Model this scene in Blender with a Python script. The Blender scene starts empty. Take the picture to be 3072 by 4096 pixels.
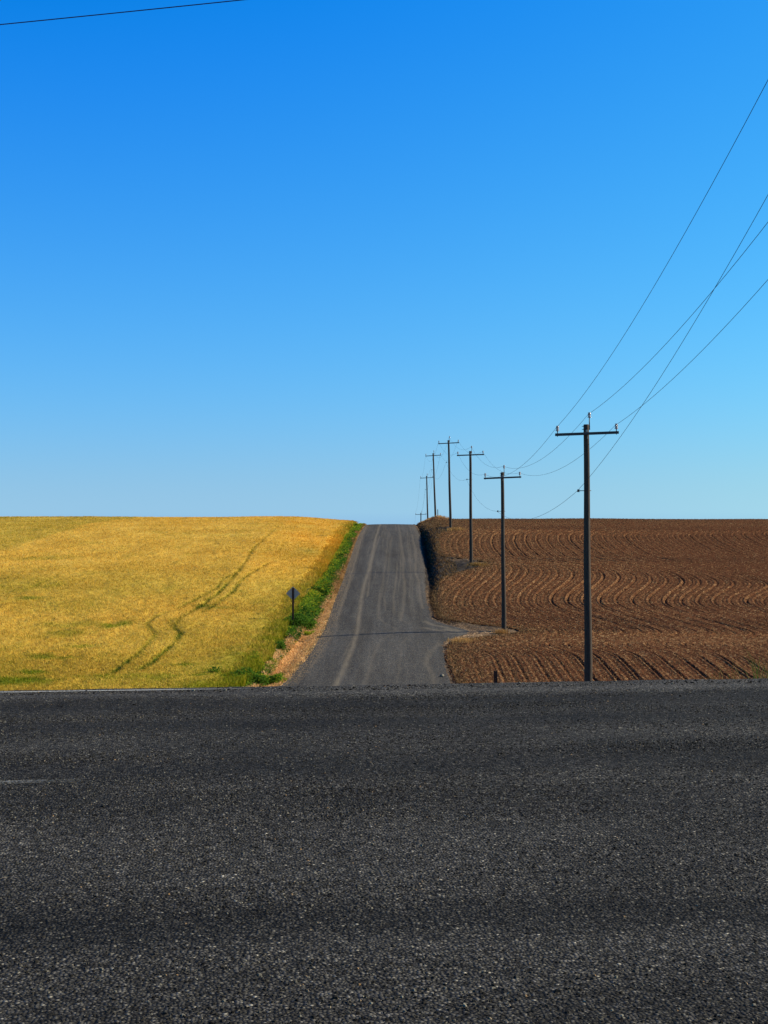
import bpy, bmesh, math, random
import numpy as np
from mathutils import Vector, Matrix

# ------------------------------------------------------------------ terrain
# camera eye is 1.5 m above the paved road (z = 0); +Y runs up the gravel road
TAN = 0.12                                # skew of the paved road against X
EDGE = 11.3                               # far edge of the pavement at X = 0

def hash2(ix, iy, seed):
    h = (ix.astype(np.int64) * 374761393 + iy.astype(np.int64) * 668265263 + seed * 1274126177) & 0xFFFFFFFF
    h = ((h ^ (h >> 13)) * 1274126177) & 0xFFFFFFFF
    return ((h ^ (h >> 16)) & 0xFFFFFF) / float(0xFFFFFF)

def vnoise(x, y, seed=0):
    x = np.asarray(x, float); y = np.asarray(y, float)
    ix = np.floor(x); iy = np.floor(y)
    fx = x - ix; fy = y - iy
    fx = fx * fx * (3 - 2 * fx); fy = fy * fy * (3 - 2 * fy)
    a = hash2(ix, iy, seed); b = hash2(ix + 1, iy, seed)
    c = hash2(ix, iy + 1, seed); d = hash2(ix + 1, iy + 1, seed)
    return (a + (b - a) * fx) * (1 - fy) + (c + (d - c) * fx) * fy

def fbm(x, y, octaves=3, seed=0):
    s = 0.0; amp = 0.5; f = 1.0; tot = 0.0
    for k in range(octaves):
        s = s + amp * (vnoise(x * f + 17.3 * k, y * f - 9.1 * k, seed + k) - 0.5); tot += amp * 0.5
        amp *= 0.5; f *= 2.03
    return s / tot                        # -1 .. 1

def sstep(a, b, x):
    t = np.clip((np.asarray(x, float) - a) / (b - a), 0, 1)
    return t * t * (3 - 2 * t)

def curve(pts, smooth):
    xs = np.array([p[0] for p in pts], float); ys = np.array([p[1] for p in pts], float)
    lo, hi, st = xs[0], xs[-1], 0.25
    g = np.arange(lo, hi + st, st)
    v = np.interp(g, xs, ys)
    if smooth > 0:
        n = int(3 * smooth / st); k = np.exp(-0.5 * (np.arange(-n, n + 1) * st / smooth) ** 2); k /= k.sum()
        v = np.convolve(np.pad(v, n, mode='edge'), k, mode='valid')
    return lambda q: np.interp(q, g, v)

profile = curve([(8, -.02), (11.2, -.05), (13, -.5), (16, -1.2), (20, -2.1), (30, -3.6), (40, -4.75), (50, -5.55),
                 (60, -7.1), (65, -7.6), (68, -7.52), (72, -7.2), (84, -6.35), (100, -5.21), (113, -4.12), (139.5, -2.44),
                 (155, -1.45), (175, -.83), (190, -.52), (200, -.47), (212, -.62), (230, -1.3), (245, -2.4), (288, -8.6),
                 (400, -16), (700, -22), (3200, -30)], 1.3)
road_l = curve([(11, -16), (20, -13), (35, -10), (50, -8), (60, -6.7), (68.5, -5.25), (75.5, -4.5), (86, -3.98), (100, -3.87),
                (112, -3.6), (139, -3.4), (197, -2.85), (260, -2.7)], 1.0)
road_r = curve([(11, 12), (17, 6), (25, 3.4), (60, 3.2), (68.5, 3.5), (74.5, 3.5), (79.5, 3.6), (81.5, 4.0), (83.0, 5.0), (84.6, 5.8),
                (86.2, 5.0), (88, 3.9), (90, 3.35), (100, 3.25), (113, 3.65), (139, 4.1), (155, 4.35), (197, 4.6), (260, 4.6)], .45)
field_r = curve([(14, 8), (25, 5.2), (40, 5), (60, 4.2), (68.5, 3.9), (74.5, 3.75), (79.5, 3.95), (81.5, 4.8), (83.0, 7.2), (84.5, 9.6), (86.2, 8.4), (88, 5.6),
                 (90, 3.8), (100, 3.75), (105, 4.1), (108, 4.6), (111, 6.0), (113.5, 7.6), (116, 9.0), (118.5, 9.5), (120.5, 8.2), (122.5, 5.8), (125, 5.3), (139, 5.5),
                 (146, 6.1), (149.5, 7.6), (151.5, 9.2), (153.5, 8.0), (157, 6.4), (170, 6.1), (190, 5.9), (240, 5.8)], .7)
wheat_l = curve([(11, -22), (40, -14), (60, -8.5), (66, -7.3), (72, -6.6), (80, -6.2), (86.5, -6.3), (100, -6.2), (112, -5.3), (139, -4.8), (197, -4.35), (260, -4.2)], 1.0)
bank_h = curve([(11, 0), (60, 0), (86, .0), (95, .10), (103, .22), (108, .42), (117, .64), (130, .88), (151, 1.18), (165, 1.12), (180, .95),
                (192, .82), (205, .85), (215, .7), (260, .5)], 2.0)
left_h = curve([(11, 0), (75, .05), (95, .3), (120, .5), (200, .55), (260, .5)], 4.0)

POLES = [(7.86, 50.0), (7.84, 85.0), (7.84, 117.0), (7.74, 151.0), (7.97, 201.0), (8.3, 245.0), (8.2, 288.0)]

def H(x, y):
    x = np.asarray(x, float); y = np.asarray(y, float)
    fade = 1 - sstep(20, 48, y)
    ye = y - TAN * np.clip(x, -60, 60) * fade
    z = profile(ye)
    xl = road_l(y); xr = road_r(y); xf = field_r(y)
    z = z + left_h(y) * sstep(-5.0, -14.0, x) - 0.1 * sstep(-40, -60, x) * sstep(100, 180, y)
    on = sstep(62, 72, y)
    z = z - 0.28 * on * np.exp(-((x - (xl - 1.0)) / 0.6) ** 2)
    bh = bank_h(y); fs = .85 - .45 * sstep(146, 168, y) - .2 * sstep(172, 190, y)               # share of the rise taken by the steep cut
    z = z - .30 * np.clip(bh / .5, 0, 1) * np.exp(-((x - xr - .42) / .26) ** 2)            # scoured foot of the cut bank
    z = z + bh * (fs * sstep(xr + .55, xr + 1.2, x) + (1 - fs) * sstep(xr + 1.0, np.maximum(np.maximum(xf, xr + 1.5), 8.2 * sstep(140, 162, y)), x)) * sstep(99, 109, y) + bh * sstep(xr + .3, np.maximum(xf, xr + 1.2), x) * (1 - sstep(99, 109, y))
    z = z + 0.42 * np.exp(-((x - 7.6) / 1.9) ** 2 - ((y - 201) / 3.5) ** 2)      # mound under the crest pole
    z = z + 0.25 * fbm(x / 17, y / 21, 2, 5) * sstep(9, 22, x) * sstep(70, 85, y)
    z = z + 0.22 * fbm(x / 15, y / 19, 2, 8) * sstep(-9, -20, x) * sstep(66, 80, y)
    z = z - 1.1 * sstep(-6.2, -9, x) * sstep(22, 34, y) * (1 - sstep(58, 66, y))
    u = (x - xl) / (xr - xl)
    z = z + 0.09 * on * np.clip(1 - (2 * u - 1) ** 2, 0, 1)
    return z
# ------------------------------------------------------------------ scene basics
random.seed(7)
rng = np.random.default_rng(11)
scene = bpy.context.scene
C = scene.collection
PI = math.pi

def tag(o, label=None, cat=None, group=None, kind=None):
    if label: o['label'] = label
    if cat: o['category'] = cat
    if group: o['group'] = group
    if kind: o['kind'] = kind
    return o

def empty(name, loc, rot=(0, 0, 0)):
    o = bpy.data.objects.new(name, None); C.objects.link(o)
    o.location = loc; o.rotation_euler = rot; o.empty_display_size = .3
    return o

def np_mesh(name, verts, faces, mat, attrs=None, smooth=False, parent=None):
    """faces: (n,3) or (n,4) int array; attrs: {name: per-vertex floats}"""
    me = bpy.data.meshes.new(name)
    verts = np.asarray(verts, np.float32); faces = np.asarray(faces, np.int32)
    k = faces.shape[1]; n = len(faces)
    me.vertices.add(len(verts)); me.vertices.foreach_set('co', verts.ravel())
    me.loops.add(n * k); me.loops.foreach_set('vertex_index', faces.ravel())
    me.polygons.add(n)
    me.polygons.foreach_set('loop_start', np.arange(0, n * k, k, dtype=np.int32))
    me.polygons.foreach_set('loop_total', np.full(n, k, np.int32))
    me.polygons.foreach_set('use_smooth', np.full(n, smooth, bool))
    me.update(calc_edges=True)
    for a, v in (attrs or {}).items():
        at = me.attributes.new(a, 'FLOAT', 'POINT')
        at.data.foreach_set('value', np.asarray(v, np.float32).ravel())
    me.materials.append(mat)
    o = bpy.data.objects.new(name, me); C.objects.link(o)
    if parent: o.parent = parent
    return o

def grid_faces(ny, nx):
    i = np.arange(ny - 1)[:, None] * nx + np.arange(nx - 1)[None, :]
    return np.stack([i, i + 1, i + nx + 1, i + nx], -1).reshape(-1, 4)

def grid_obj(name, X, Y, Z, mat, attrs=None, smooth=True, parent=None):
    ny, nx = X.shape
    v = np.stack([X, Y, Z], -1).reshape(-1, 3)
    return np_mesh(name, v, grid_faces(ny, nx), mat, attrs, smooth, parent)

# ------------------------------------------------------------------ materials
class NT:
    def __init__(self, name):
        self.m = bpy.data.materials.new(name); self.m.use_nodes = True
        self.t = self.m.node_tree; self.t.nodes.clear()
        self.out = self.n('ShaderNodeOutputMaterial')
    def n(self, kind, **kw):
        nd = self.t.nodes.new(kind)
        for k, v in kw.items():
            if k in nd.inputs: nd.inputs[k].default_value = v
            else: setattr(nd, k, v)
        return nd
    def l(self, a, b): self.t.links.new(a, b)
    def attr(self, name): return self.n('ShaderNodeAttribute', attribute_name=name).outputs['Fac']
    def coord(self, scale=(1, 1, 1), rot=0.0, kind='Object'):
        tc = self.n('ShaderNodeTexCoord'); mp = self.n('ShaderNodeMapping')
        mp.inputs['Scale'].default_value = scale; mp.inputs['Rotation'].default_value = (0, 0, rot)
        self.l(tc.outputs[kind], mp.inputs['Vector']); return mp.outputs['Vector']
    def noise(self, vec, scale, detail=3, rough=.55):
        nd = self.n('ShaderNodeTexNoise', Scale=scale, Detail=detail, Roughness=rough)
        self.l(vec, nd.inputs['Vector']); return nd.outputs['Fac']
    def voro(self, vec, scale, feature='F1'):
        nd = self.n('ShaderNodeTexVoronoi', Scale=scale, feature=feature)
        self.l(vec, nd.inputs['Vector']); return nd
    def ramp(self, fac, stops, interp='LINEAR'):
        nd = self.n('ShaderNodeValToRGB'); cr = nd.color_ramp; cr.interpolation = interp
        while len(cr.elements) < len(stops): cr.elements.new(.5)
        for e, (p, c) in zip(cr.elements, stops):
            e.position = p; e.color = (c[0] * .72, c[1] * .67, c[2] * .56, 1)
        self.l(fac, nd.inputs['Fac']); return nd.outputs['Color']
    def ramp1(self, fac, stops):
        nd = self.n('ShaderNodeFloatCurve'); cv = nd.mapping.curves[0]
        nd.mapping.clip_max_y = 2.0; nd.mapping.clip_max_x = 1.0; nd.mapping.use_clip = False
        pts = cv.points
        while len(pts) < len(stops): pts.new(.5, .5)
        for q, (x, y) in zip(pts, stops): q.location = (x, y); q.handle_type = 'AUTO_CLAMPED'
        nd.mapping.update(); self.l(fac, nd.inputs['Value']); return nd.outputs[0]
    def mix(self, fac, a, b, blend='MIX'):
        nd = self.n('ShaderNodeMix', data_type='RGBA', blend_type=blend)
        for s, v in ((nd.inputs[0], fac), (nd.inputs[6], a), (nd.inputs[7], b)):
            if isinstance(v, (int, float)): s.default_value = v
            elif isinstance(v, tuple): s.default_value = (*v, 1)
            else: self.l(v, s)
        return nd.outputs[2]
    def math(self, op, a, b=None, clamp=False):
        nd = self.n('ShaderNodeMath', operation=op, use_clamp=clamp)
        for s, v in ((nd.inputs[0], a), (nd.inputs[1], b)):
            if v is None: continue
            if isinstance(v, (int, float)): s.default_value = v
            else: self.l(v, s)
        return nd.outputs[0]
    def rng(self, v, a, b, c=0.0, d=1.0):
        nd = self.n('ShaderNodeMapRange', clamp=True); self.l(v, nd.inputs[0])
        for i, q in enumerate((a, b, c, d)): nd.inputs[i + 1].default_value = q
        return nd.outputs[0]
    def bump(self, h, strength=.5, dist=.01, normal=None):
        nd = self.n('ShaderNodeBump', Strength=strength, Distance=dist); self.l(h, nd.inputs['Height'])
        if normal is not None: self.l(normal, nd.inputs['Normal'])
        return nd.outputs['Normal']
    def done(self, color, rough=.8, normal=None, metal=0.0, spec=.3, trans=0.0):
        b = self.n('ShaderNodeBsdfPrincipled', Metallic=metal)
        b.inputs['Specular IOR Level'].default_value = spec
        if isinstance(color, tuple): b.inputs['Base Color'].default_value = (*color, 1)
        else: self.l(color, b.inputs['Base Color'])
        if isinstance(rough, (int, float)): b.inputs['Roughness'].default_value = rough
        else: self.l(rough, b.inputs['Roughness'])
        if normal is not None: self.l(normal, b.inputs['Normal'])
        sh = b.outputs[0]
        if trans > 0:
            t = self.n('ShaderNodeBsdfTranslucent'); ms = self.n('ShaderNodeMixShader', Fac=trans)
            if isinstance(color, tuple): t.inputs['Color'].default_value = (*color, 1)
            else: self.l(color, t.inputs['Color'])
            self.l(sh, ms.inputs[1]); self.l(t.outputs[0], ms.inputs[2]); sh = ms.outputs[0]
        self.l(sh, self.out.inputs['Surface']); return self.m

def mat_asphalt():
    t = NT('chipseal_asphalt'); v = t.coord()
    cell = t.voro(v, 76); rnd = t.n('ShaderNodeSeparateColor'); t.l(cell.outputs['Color'], rnd.inputs[0])
    fine = t.voro(v, 190); rf = t.n('ShaderNodeSeparateColor'); t.l(fine.outputs['Color'], rf.inputs[0])
    base = t.ramp(rnd.outputs[0], [(0, (.010, .010, .0102)), (.28, (.027, .0272, .027)), (.55, (.044, .0445, .043)), (.8, (.078, .077, .073)),
                                   (.94, (.105, .103, .094)), (.982, (.17, .165, .14)), (1, (.36, .345, .28))])
    gap = t.rng(cell.outputs['Distance'], .42, .66)
    base = t.mix(t.math('MULTIPLY', gap, .85), base, (.004, .004, .004))
    col = t.mix(.25, base, t.ramp(rf.outputs[1], [(0, (.005, .005, .005)), (.6, (.042, .042, .040)), (.9, (.12, .115, .09)), (1, (.30, .28, .20))]))
    # wear: stone-rich and bitumen-rich strips along the road (local x), made by traffic
    sx = t.n('ShaderNodeSeparateXYZ'); t.l(v, sx.inputs[0])
    warp = t.math('MULTIPLY', t.math('SUBTRACT', t.noise(t.coord((.35, .35, 1)), 1.0, 3, .6), .5), .55)
    pos = t.rng(t.math('ADD', sx.outputs[1], warp), -8.0, 0.0)
    lane = t.ramp1(pos, [(0, 1.03), (.14, 1.06), (.185, .62), (.225, 1.03), (.37, 1.15), (.43, .90), (.48, 1.06), (.545, .66), (.60, .92), (.68, 1.10), (.76, .68),
                         (.80, 1.02), (.875, .66), (.92, .95), (.955, 1.45), (1, 1.25)])
    blot = t.rng(t.noise(t.coord((.5, .9, 1)), 1.1, 5, .62), .30, .70, .70, 1.36)
    clump = t.math('MULTIPLY', t.rng(t.noise(v, 48, 2, .6), .3, .7, .42, 1.58), t.rng(t.noise(v, 21, 3, .7), .3, .7, .55, 1.45))
    shade = t.math('MULTIPLY', t.math('MULTIPLY', lane, blot), t.math('MULTIPLY', clump, 1.20))
    sc = t.n('ShaderNodeCombineColor'); [t.l(shade, sc.inputs[i]) for i in range(3)]
    col = t.mix(1.0, col, sc.outputs[0], 'MULTIPLY')
    edge = t.math('MULTIPLY', t.rng(sx.outputs[1], -.60, -.25), t.rng(t.noise(t.coord((.5, 3, 1)), 2.2, 4), .35, .62))
    col = t.mix(t.math('MULTIPLY', edge, .38), col, (.075, .071, .060))
    h = t.math('ADD', t.math('SUBTRACT', 1.0, cell.outputs['Distance']), t.math('MULTIPLY', rnd.outputs[1], .9))
    nm = t.bump(h, 1.0, .009)
    nm = t.bump(t.noise(v, 420, 2), .35, .002, nm)
    col = t.mix(1.0, col, (1.0, 1.0, 1.04), 'MULTIPLY')
    return t.done(col, .9, nm, spec=.05)

def mat_chips():
    t = NT('loose_chips'); a = t.attr('tone')
    col = t.ramp(a, [(0, (.010, .0095, .009)), (.5, (.034, .032, .027)), (.86, (.066, .064, .058)), (.92, (.10, .097, .082)), (.985, (.30, .285, .23)), (1, (.36, .22, .10))])
    return t.done(col, .9, spec=.05)

def mat_gravel():
    t = NT('packed_gravel'); v = t.coord()
    c = t.voro(v, 26); r = t.n('ShaderNodeSeparateColor'); t.l(c.outputs['Color'], r.inputs[0])
    base = t.ramp(r.outputs[0], [(0, (.036, .0378, .040)), (.6, (.070, .0728, .0765)), (.93, (.108, .111, .113)), (1, (.22, .21, .17))])
    n1 = t.noise(t.coord((2.6, .05, 1)), 1.0, 4, .65)
    n2 = t.noise(t.coord((.5, .035, 1)), 1.0, 3, .6)
    n3 = t.noise(t.coord((1.2, 1.2, 1)), 1.0, 4, .6)
    sh = t.rng(t.math('ADD', t.math('ADD', n1, n2), t.math('MULTIPLY', n3, .5)), .9, 1.6, .66, 1.36)
    sc = t.n('ShaderNodeCombineColor'); [t.l(sh, sc.inputs[i]) for i in range(3)]
    col = t.mix(1.0, base, sc.outputs[0], 'MULTIPLY')
    dust = t.math('MULTIPLY', t.attr('dust'), t.rng(t.noise(t.coord((3, .5, 1)), 1.6, 5, .7), .25, .7, .35, 1.0))
    col = t.mix(dust, col, (.155, .128, .085))
    col = t.mix(t.math('MULTIPLY', t.attr('litter'), t.rng(r.outputs[2], .80, .86)), col, (.42, .27, .11))
    nm = t.bump(c.outputs['Distance'], .5, .02)
    return t.done(col, .95, nm, spec=.03)

def mat_soil():
    t = NT('ploughed_soil'); v = t.coord()
    n = t.noise(v, 1.1, 6, .7); st = t.attr('straw')
    c = t.voro(t.coord((1, .8, 1)), 11); r = t.n('ShaderNodeSeparateColor'); t.l(c.outputs['Color'], r.inputs[0])
    soil = t.ramp(n, [(.25, (.098, .043, .024)), (.5, (.136, .0605, .034)), (.75, (.168, .077, .044))])
    soil = t.mix(t.rng(r.outputs[1], .0, 1.0, .0, .45), soil, (.026, .011, .005))
    fl = t.math('LESS_THAN', r.outputs[0], t.math('MULTIPLY', st, .62))
    col = t.mix(t.math('MULTIPLY', fl, .7), soil, t.ramp(r.outputs[2], [(0, (.18, .088, .042)), (.7, (.28, .150, .072)), (1, (.58, .40, .21))]))
    nm = t.bump(t.math('ADD', t.noise(v, 7, 5, .75), c.outputs['Distance']), .6, .06)
    return t.done(col, 1.0, nm, spec=.0)

def mat_bank():
    t = NT('bank_earth'); v = t.coord()
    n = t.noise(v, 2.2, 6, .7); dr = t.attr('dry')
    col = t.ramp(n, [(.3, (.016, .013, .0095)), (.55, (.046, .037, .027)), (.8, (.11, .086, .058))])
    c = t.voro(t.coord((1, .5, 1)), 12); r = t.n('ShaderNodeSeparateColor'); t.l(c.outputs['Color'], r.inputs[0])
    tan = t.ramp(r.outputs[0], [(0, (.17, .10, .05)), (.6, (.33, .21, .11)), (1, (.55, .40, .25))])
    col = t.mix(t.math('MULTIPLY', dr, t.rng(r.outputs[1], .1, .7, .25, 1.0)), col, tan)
    nm = t.bump(t.noise(v, 9, 5, .75), .8, .06)
    return t.done(col, .95, nm, spec=.1)

def mat_verge():
    t = NT('dry_verge'); v = t.coord(); g = t.attr('green')
    c = t.voro(t.coord((1, .6, 1)), 13); r = t.n('ShaderNodeSeparateColor'); t.l(c.outputs['Color'], r.inputs[0])
    tan = t.ramp(r.outputs[0], [(0, (.50, .26, .09)), (.5, (.85, .51, .20)), (1, (1.1, .78, .40))])
    gr = t.ramp(r.outputs[1], [(0, (.02, .045, .012)), (.6, (.045, .10, .02)), (1, (.12, .17, .03))])
    nm = t.bump(t.noise(v, 8, 5, .75), .8, .06)
    return t.done(t.mix(g, tan, gr), .95, nm, spec=.1)

def mat_plant(name, dry, green, trans=.3, lush=None):
    """blades and leaves: 'green' picks dry straw or green growth, 'tone' varies each blade"""
    t = NT(name); g = t.attr('green'); a = t.attr('tone')
    d = t.ramp(a, [(0, dry[0]), (.5, dry[1]), (1, dry[2])]); q = t.ramp(a, [(0, green[0]), (.55, green[1]), (1, green[2])])
    col = t.mix(t.math('MULTIPLY', t.attr('warm'), .75), t.mix(g, d, q), (.66, .30, .022))
    return t.done(col, .8, trans=trans, spec=.05)

def mat_simple(name, stops, scale=6, rough=.8, vec=(1, 1, 1), metal=0., spec=.3, bump=.3, bd=.005):
    t = NT(name); v = t.coord(vec); n = t.noise(v, scale, 5, .65)
    return t.done(t.ramp(n, stops), rough, t.bump(n, bump, bd), metal=metal, spec=spec)

M_ASPH = mat_asphalt(); M_CHIP = mat_chips(); M_GRAV = mat_gravel(); M_SOIL = mat_soil(); M_BANK = mat_bank(); M_VERGE = mat_verge()
M_WHEAT = mat_plant('ripe_wheat', ((.57, .33, .050), (.93, .60, .100), (1.12, .84, .24)), ((.055, .12, .008), (.26, .31, .012), (.66, .58, .03)), .35)
M_WEED = mat_plant('weeds', ((.50, .42, .03), (.60, .50, .03), (.66, .56, .04)), ((.045, .13, .02), (.14, .29, .028), (.48, .58, .035)), .45)
M_DRY = mat_plant('dry_grass', ((.34, .18, .06), (.90, .55, .22), (1.2, .90, .48)), ((.05, .09, .02), (.10, .16, .03), (.2, .26, .06)), .3)
M_GROUND = mat_simple('far_ground', [(.3, (.07, .040, .018)), (.5, (.13, .085, .035)), (.7, (.24, .16, .07))], 3, 1.0, spec=0., bump=.8, bd=.05)
M_WOOD = mat_simple('weathered_pole', [(.25, (.030, .023, .018)), (.5, (.075, .056, .042)), (.75, (.16, .125, .09))], 9, .85, (6, 6, .35), bump=.5, bd=.01)
M_ARM = mat_simple('grey_crossarm', [(.3, (.060, .056, .055)), (.7, (.13, .12, .115))], 9, .85, (.4, 6, 6), bump=.4)
M_IRON = mat_simple('rusty_hardware', [(.3, (.02, .017, .016)), (.7, (.06, .045, .038))], 30, .6, spec=.4)
M_PORC = mat_simple('glazed_porcelain', [(.4, (.55, .48, .48)), (.6, (.65, .58, .58))], 20, .18, spec=.5, bump=.02)
M_WIRE = mat_simple('dark_conductor', [(.4, (.012, .014, .03)), (.6, (.02, .022, .04))], 10, .6)
M_PLATE = mat_simple('galvanised_plate', [(.3, (.46, .43, .37)), (.7, (.56, .53, .46))], 6, .6, metal=0., bump=.03)
M_RUST = mat_simple('rusty_post', [(.3, (.045, .018, .012)), (.7, (.10, .040, .024))], 25, .8)
M_BLACK = mat_simple('black_steel', [(.3, (.004, .004, .004)), (.7, (.010, .010, .010))], 30, .6)
M_GREYROCK = mat_simple('pale_rock', [(.3, (.10, .09, .07)), (.55, (.25, .23, .18)), (.8, (.45, .42, .34))], 14, .9, bump=.7, bd=.01)

def mat_paint(col, lo, hi):
    t = NT('worn_road_paint'); v = t.coord()
    c = t.voro(v, 98); r = t.n('ShaderNodeSeparateColor'); t.l(c.outputs['Color'], r.inputs[0])
    w = t.math('ADD', t.math('MULTIPLY', r.outputs[0], .6), t.math('MULTIPLY', t.noise(t.coord((1.0, 6, 1)), 2.0, 4), .8))
    k = t.math('MULTIPLY', t.rng(w, lo, hi), t.attr('fade'))
    t.done(col, .8, t.bump(c.outputs['Distance'], .6, .004), spec=.2)
    sh = t.out.inputs['Surface'].links[0].from_socket
    tr = t.n('ShaderNodeBsdfTransparent'); ms = t.n('ShaderNodeMixShader')
    t.l(k, ms.inputs[0]); t.l(tr.outputs[0], ms.inputs[1]); t.l(sh, ms.inputs[2]); t.l(ms.outputs[0], t.out.inputs['Surface'])
    return t.m

# ------------------------------------------------------------------ ground and roads
def lin(a, b, n): return np.linspace(a, b, n)

ys = np.concatenate([lin(-60, 8, 18), lin(9, 75, 90), lin(77, 235, 60), lin(240, 420, 40), np.geomspace(440, 3200, 16)])
xs = np.concatenate([-np.geomspace(1500, 60, 14), lin(-55, 55, 111), np.geomspace(60, 1500, 14)])
X, Y = np.meshgrid(xs, ys)
s = (Y - TAN * np.clip(X, -60, 60) - EDGE)
Z = H(X, Y) - .45 * sstep(54, 62, Y) * (1 - sstep(204, 214, Y)) * (1 - sstep(70, 110, np.abs(X)))
Z = np.where(s < .4, -.2, np.where(s < 1.5, np.minimum(Z, -.2), Z - .04))
tag(grid_obj('ground', X, Y, Z, M_GROUND), kind='structure')

# paved road: local x runs along it, local y across (0 = far edge)
ang = math.atan(TAN)
xs = lin(-60, 60, 1201); rows_y = np.concatenate([[-40, -20, -12], lin(-9, -.5, 18), [-.25, -.12, -.04, 0, 0]])
X, Y = np.meshgrid(xs, rows_y)
wob = .035 * fbm(xs * 1.7, xs * 0, 3, 21) + .02 * fbm(xs * 9, xs * 0, 2, 22)
Y[-2:, :] += wob[None, :]; Y[-3, :] += wob * .6
Z = .012 * np.cos(np.clip(Y + 4.0, -5, 5) * .7) * (Y < -.3) + .004 * fbm(X * .8, Y * 2.5, 2, 3)
Z[-1, :] = -.28
asphalt = grid_obj('asphalt_road', X, Y, Z, M_ASPH, smooth=True)
asphalt.location = (0, EDGE, 0); asphalt.rotation_euler = (0, 0, ang)
tag(asphalt, kind='structure')

def strip_line(name, x0, x1, y, w, mat, fades):
    xs = lin(x0, x1, int(abs(x1 - x0) / .03)); yy = lin(y - w / 2, y + w / 2, 4)
    X, Y = np.meshgrid(xs, yy)
    Y = Y + .012 * fbm(X * 4, Y * 0 + np.array([0, 0, 9, 9])[:, None], 2, 4)
    Z = .012 * np.cos(np.clip(Y + 4.0, -5, 5) * .7) * (Y < -.3) + .004 * fbm(X * .8, Y * 2.5, 2, 3) + .004
    f = np.interp(X, [p[0] for p in fades], [p[1] for p in fades])
    o = grid_obj(name, X, Y, Z, mat, {'fade': f}); o.location = asphalt.location; o.rotation_euler = asphalt.rotation_euler
    return tag(o, kind='structure')
strip_line('edge_line', -40, -1.15, -.13, .06, mat_paint((.27, .26, .21), .34, .66), [(-40, 1), (-2.4, 1), (-1.6, .75), (-1.15, .15)])
strip_line('centre_line', -30, -2.14, -3.88, .09, mat_paint((.13, .125, .10), .48, .9), [(-30, .9), (-2.45, .85), (-2.34, .4), (-2.2, .3), (-2.14, .1)])

# loose stone chips lying on the seal
def chips(n, x0, x1, y0, y1, r0, r1, tone, seed, flat=.75, zf=0.0):
    g = np.random.default_rng(seed)
    cx = g.uniform(x0, x1, n); cy = g.uniform(y0, y1, n)
    r = g.uniform(r0, r1, n) * (1 + .5 * g.random(n) ** 6)
    th = g.uniform(0, 2 * PI, n)[:, None] + np.arange(5)[None, :] * 2 * PI / 5 + g.normal(0, .25, (n, 5))
    rr = r[:, None] * g.uniform(.65, 1.2, (n, 5))
    top = np.stack([cx + g.normal(0, .3, n) * r, cy + g.normal(0, .3, n) * r, r * flat * g.uniform(.5, 1.1, n)], -1)[:, None, :]
    ring = np.stack([cx[:, None] + rr * np.cos(th), cy[:, None] + rr * np.sin(th), np.broadcast_to(zf - r[:, None] * .15, (n, 5)) + 0 * th], -1)
    ring2 = ring.copy(); ring2[..., 0] = top[..., 0] + (ring2[..., 0] - top[..., 0]) * .62; ring2[..., 1] = top[..., 1] + (ring2[..., 1] - top[..., 1]) * .62
    ring2[..., 2] = top[..., 2] * g.uniform(.55, .95, (n, 5))
    v = np.concatenate([top, ring2, ring], 1)                     # 11 verts
    f = [[0, 1 + k, 1 + (k + 1) % 5] for k in range(5)]
    for k in range(5):
        a, b = 1 + k, 1 + (k + 1) % 5; f += [[a, a + 5, b + 5], [a, b + 5, b]]
    f = np.array(f); F = (np.arange(n)[:, None, None] * 11 + f[None]).reshape(-1, 3)
    return v, F, np.repeat(tone(g, n), 11)
def tone_small(g, n): return np.where(g.random(n) < .87, g.uniform(.0, .86, n), g.uniform(.87, 1, n))
v, F, tn = chips(190000, -6.0, 6.0, -8.6, -.02, .0026, .0066, tone_small, 3)
vA, FA, tnA = chips(70000, -6.5, 6.5, -7.0, -.05, .0032, .0066, lambda g, n: np.where(g.random(n) < .68, g.uniform(.1, .85, n), g.uniform(.87, .96, n)), 6)
v = np.concatenate([v, vA]); F = np.concatenate([F, FA + (len(v) - len(vA)) * 11]); tn = np.concatenate([tn, tnA])
LANES = [(-6.52, .20), (-3.62, .22), (-1.95, .20), (-1.0, .18)]      # traffic-polished strips hold fewer loose chips
cy = v[:, 0, 1] + .12 * fbm(v[:, 0, 0] * .35, v[:, 0, 1] * .35, 2, 13); keep = np.ones(len(v), bool)
for c0, w0 in LANES: keep &= rng.random(len(v)) > .8 * np.exp(-((cy - c0) / w0) ** 2)
keep &= rng.random(len(v)) < .55 + .9 * np.clip(fbm(v[:, 0, 0] * .5, v[:, 0, 1] * .9, 3, 14) + .3, 0, 1)
v = v[keep]; tn = tn.reshape(-1, 11)[keep].ravel(); F = F[:len(F) // len(keep)]; F = (np.arange(len(v))[:, None, None] * 11 + F[None]).reshape(-1, 3)
v2, F2, tn2 = chips(300, -6, 6, -9.0, -.02, .007, .013, lambda g, n: g.uniform(0, .5, n), 4)
v3, F3, tn3 = chips(420, -7, 7, -.32, -.03, .006, .016, lambda g, n: np.where(g.random(n) < .85, g.uniform(0, .4, n), .95), 5)
allv = np.concatenate([v.reshape(-1, 3), v2.reshape(-1, 3), v3.reshape(-1, 3)])
allf = np.concatenate([F, F2 + len(v) * 11, F3 + (len(v) + len(v2)) * 11])
allv[:, 2] += .012 * np.cos(np.clip(allv[:, 1] + 4.0, -5, 5) * .7) * (allv[:, 1] < -.3) + .004 * fbm(allv[:, 0] * .8, allv[:, 1] * 2.5, 2, 3)
o = np_mesh('loose_chippings', allv, allf, M_CHIP, {'tone': np.concatenate([tn, tn2, tn3])})
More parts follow.
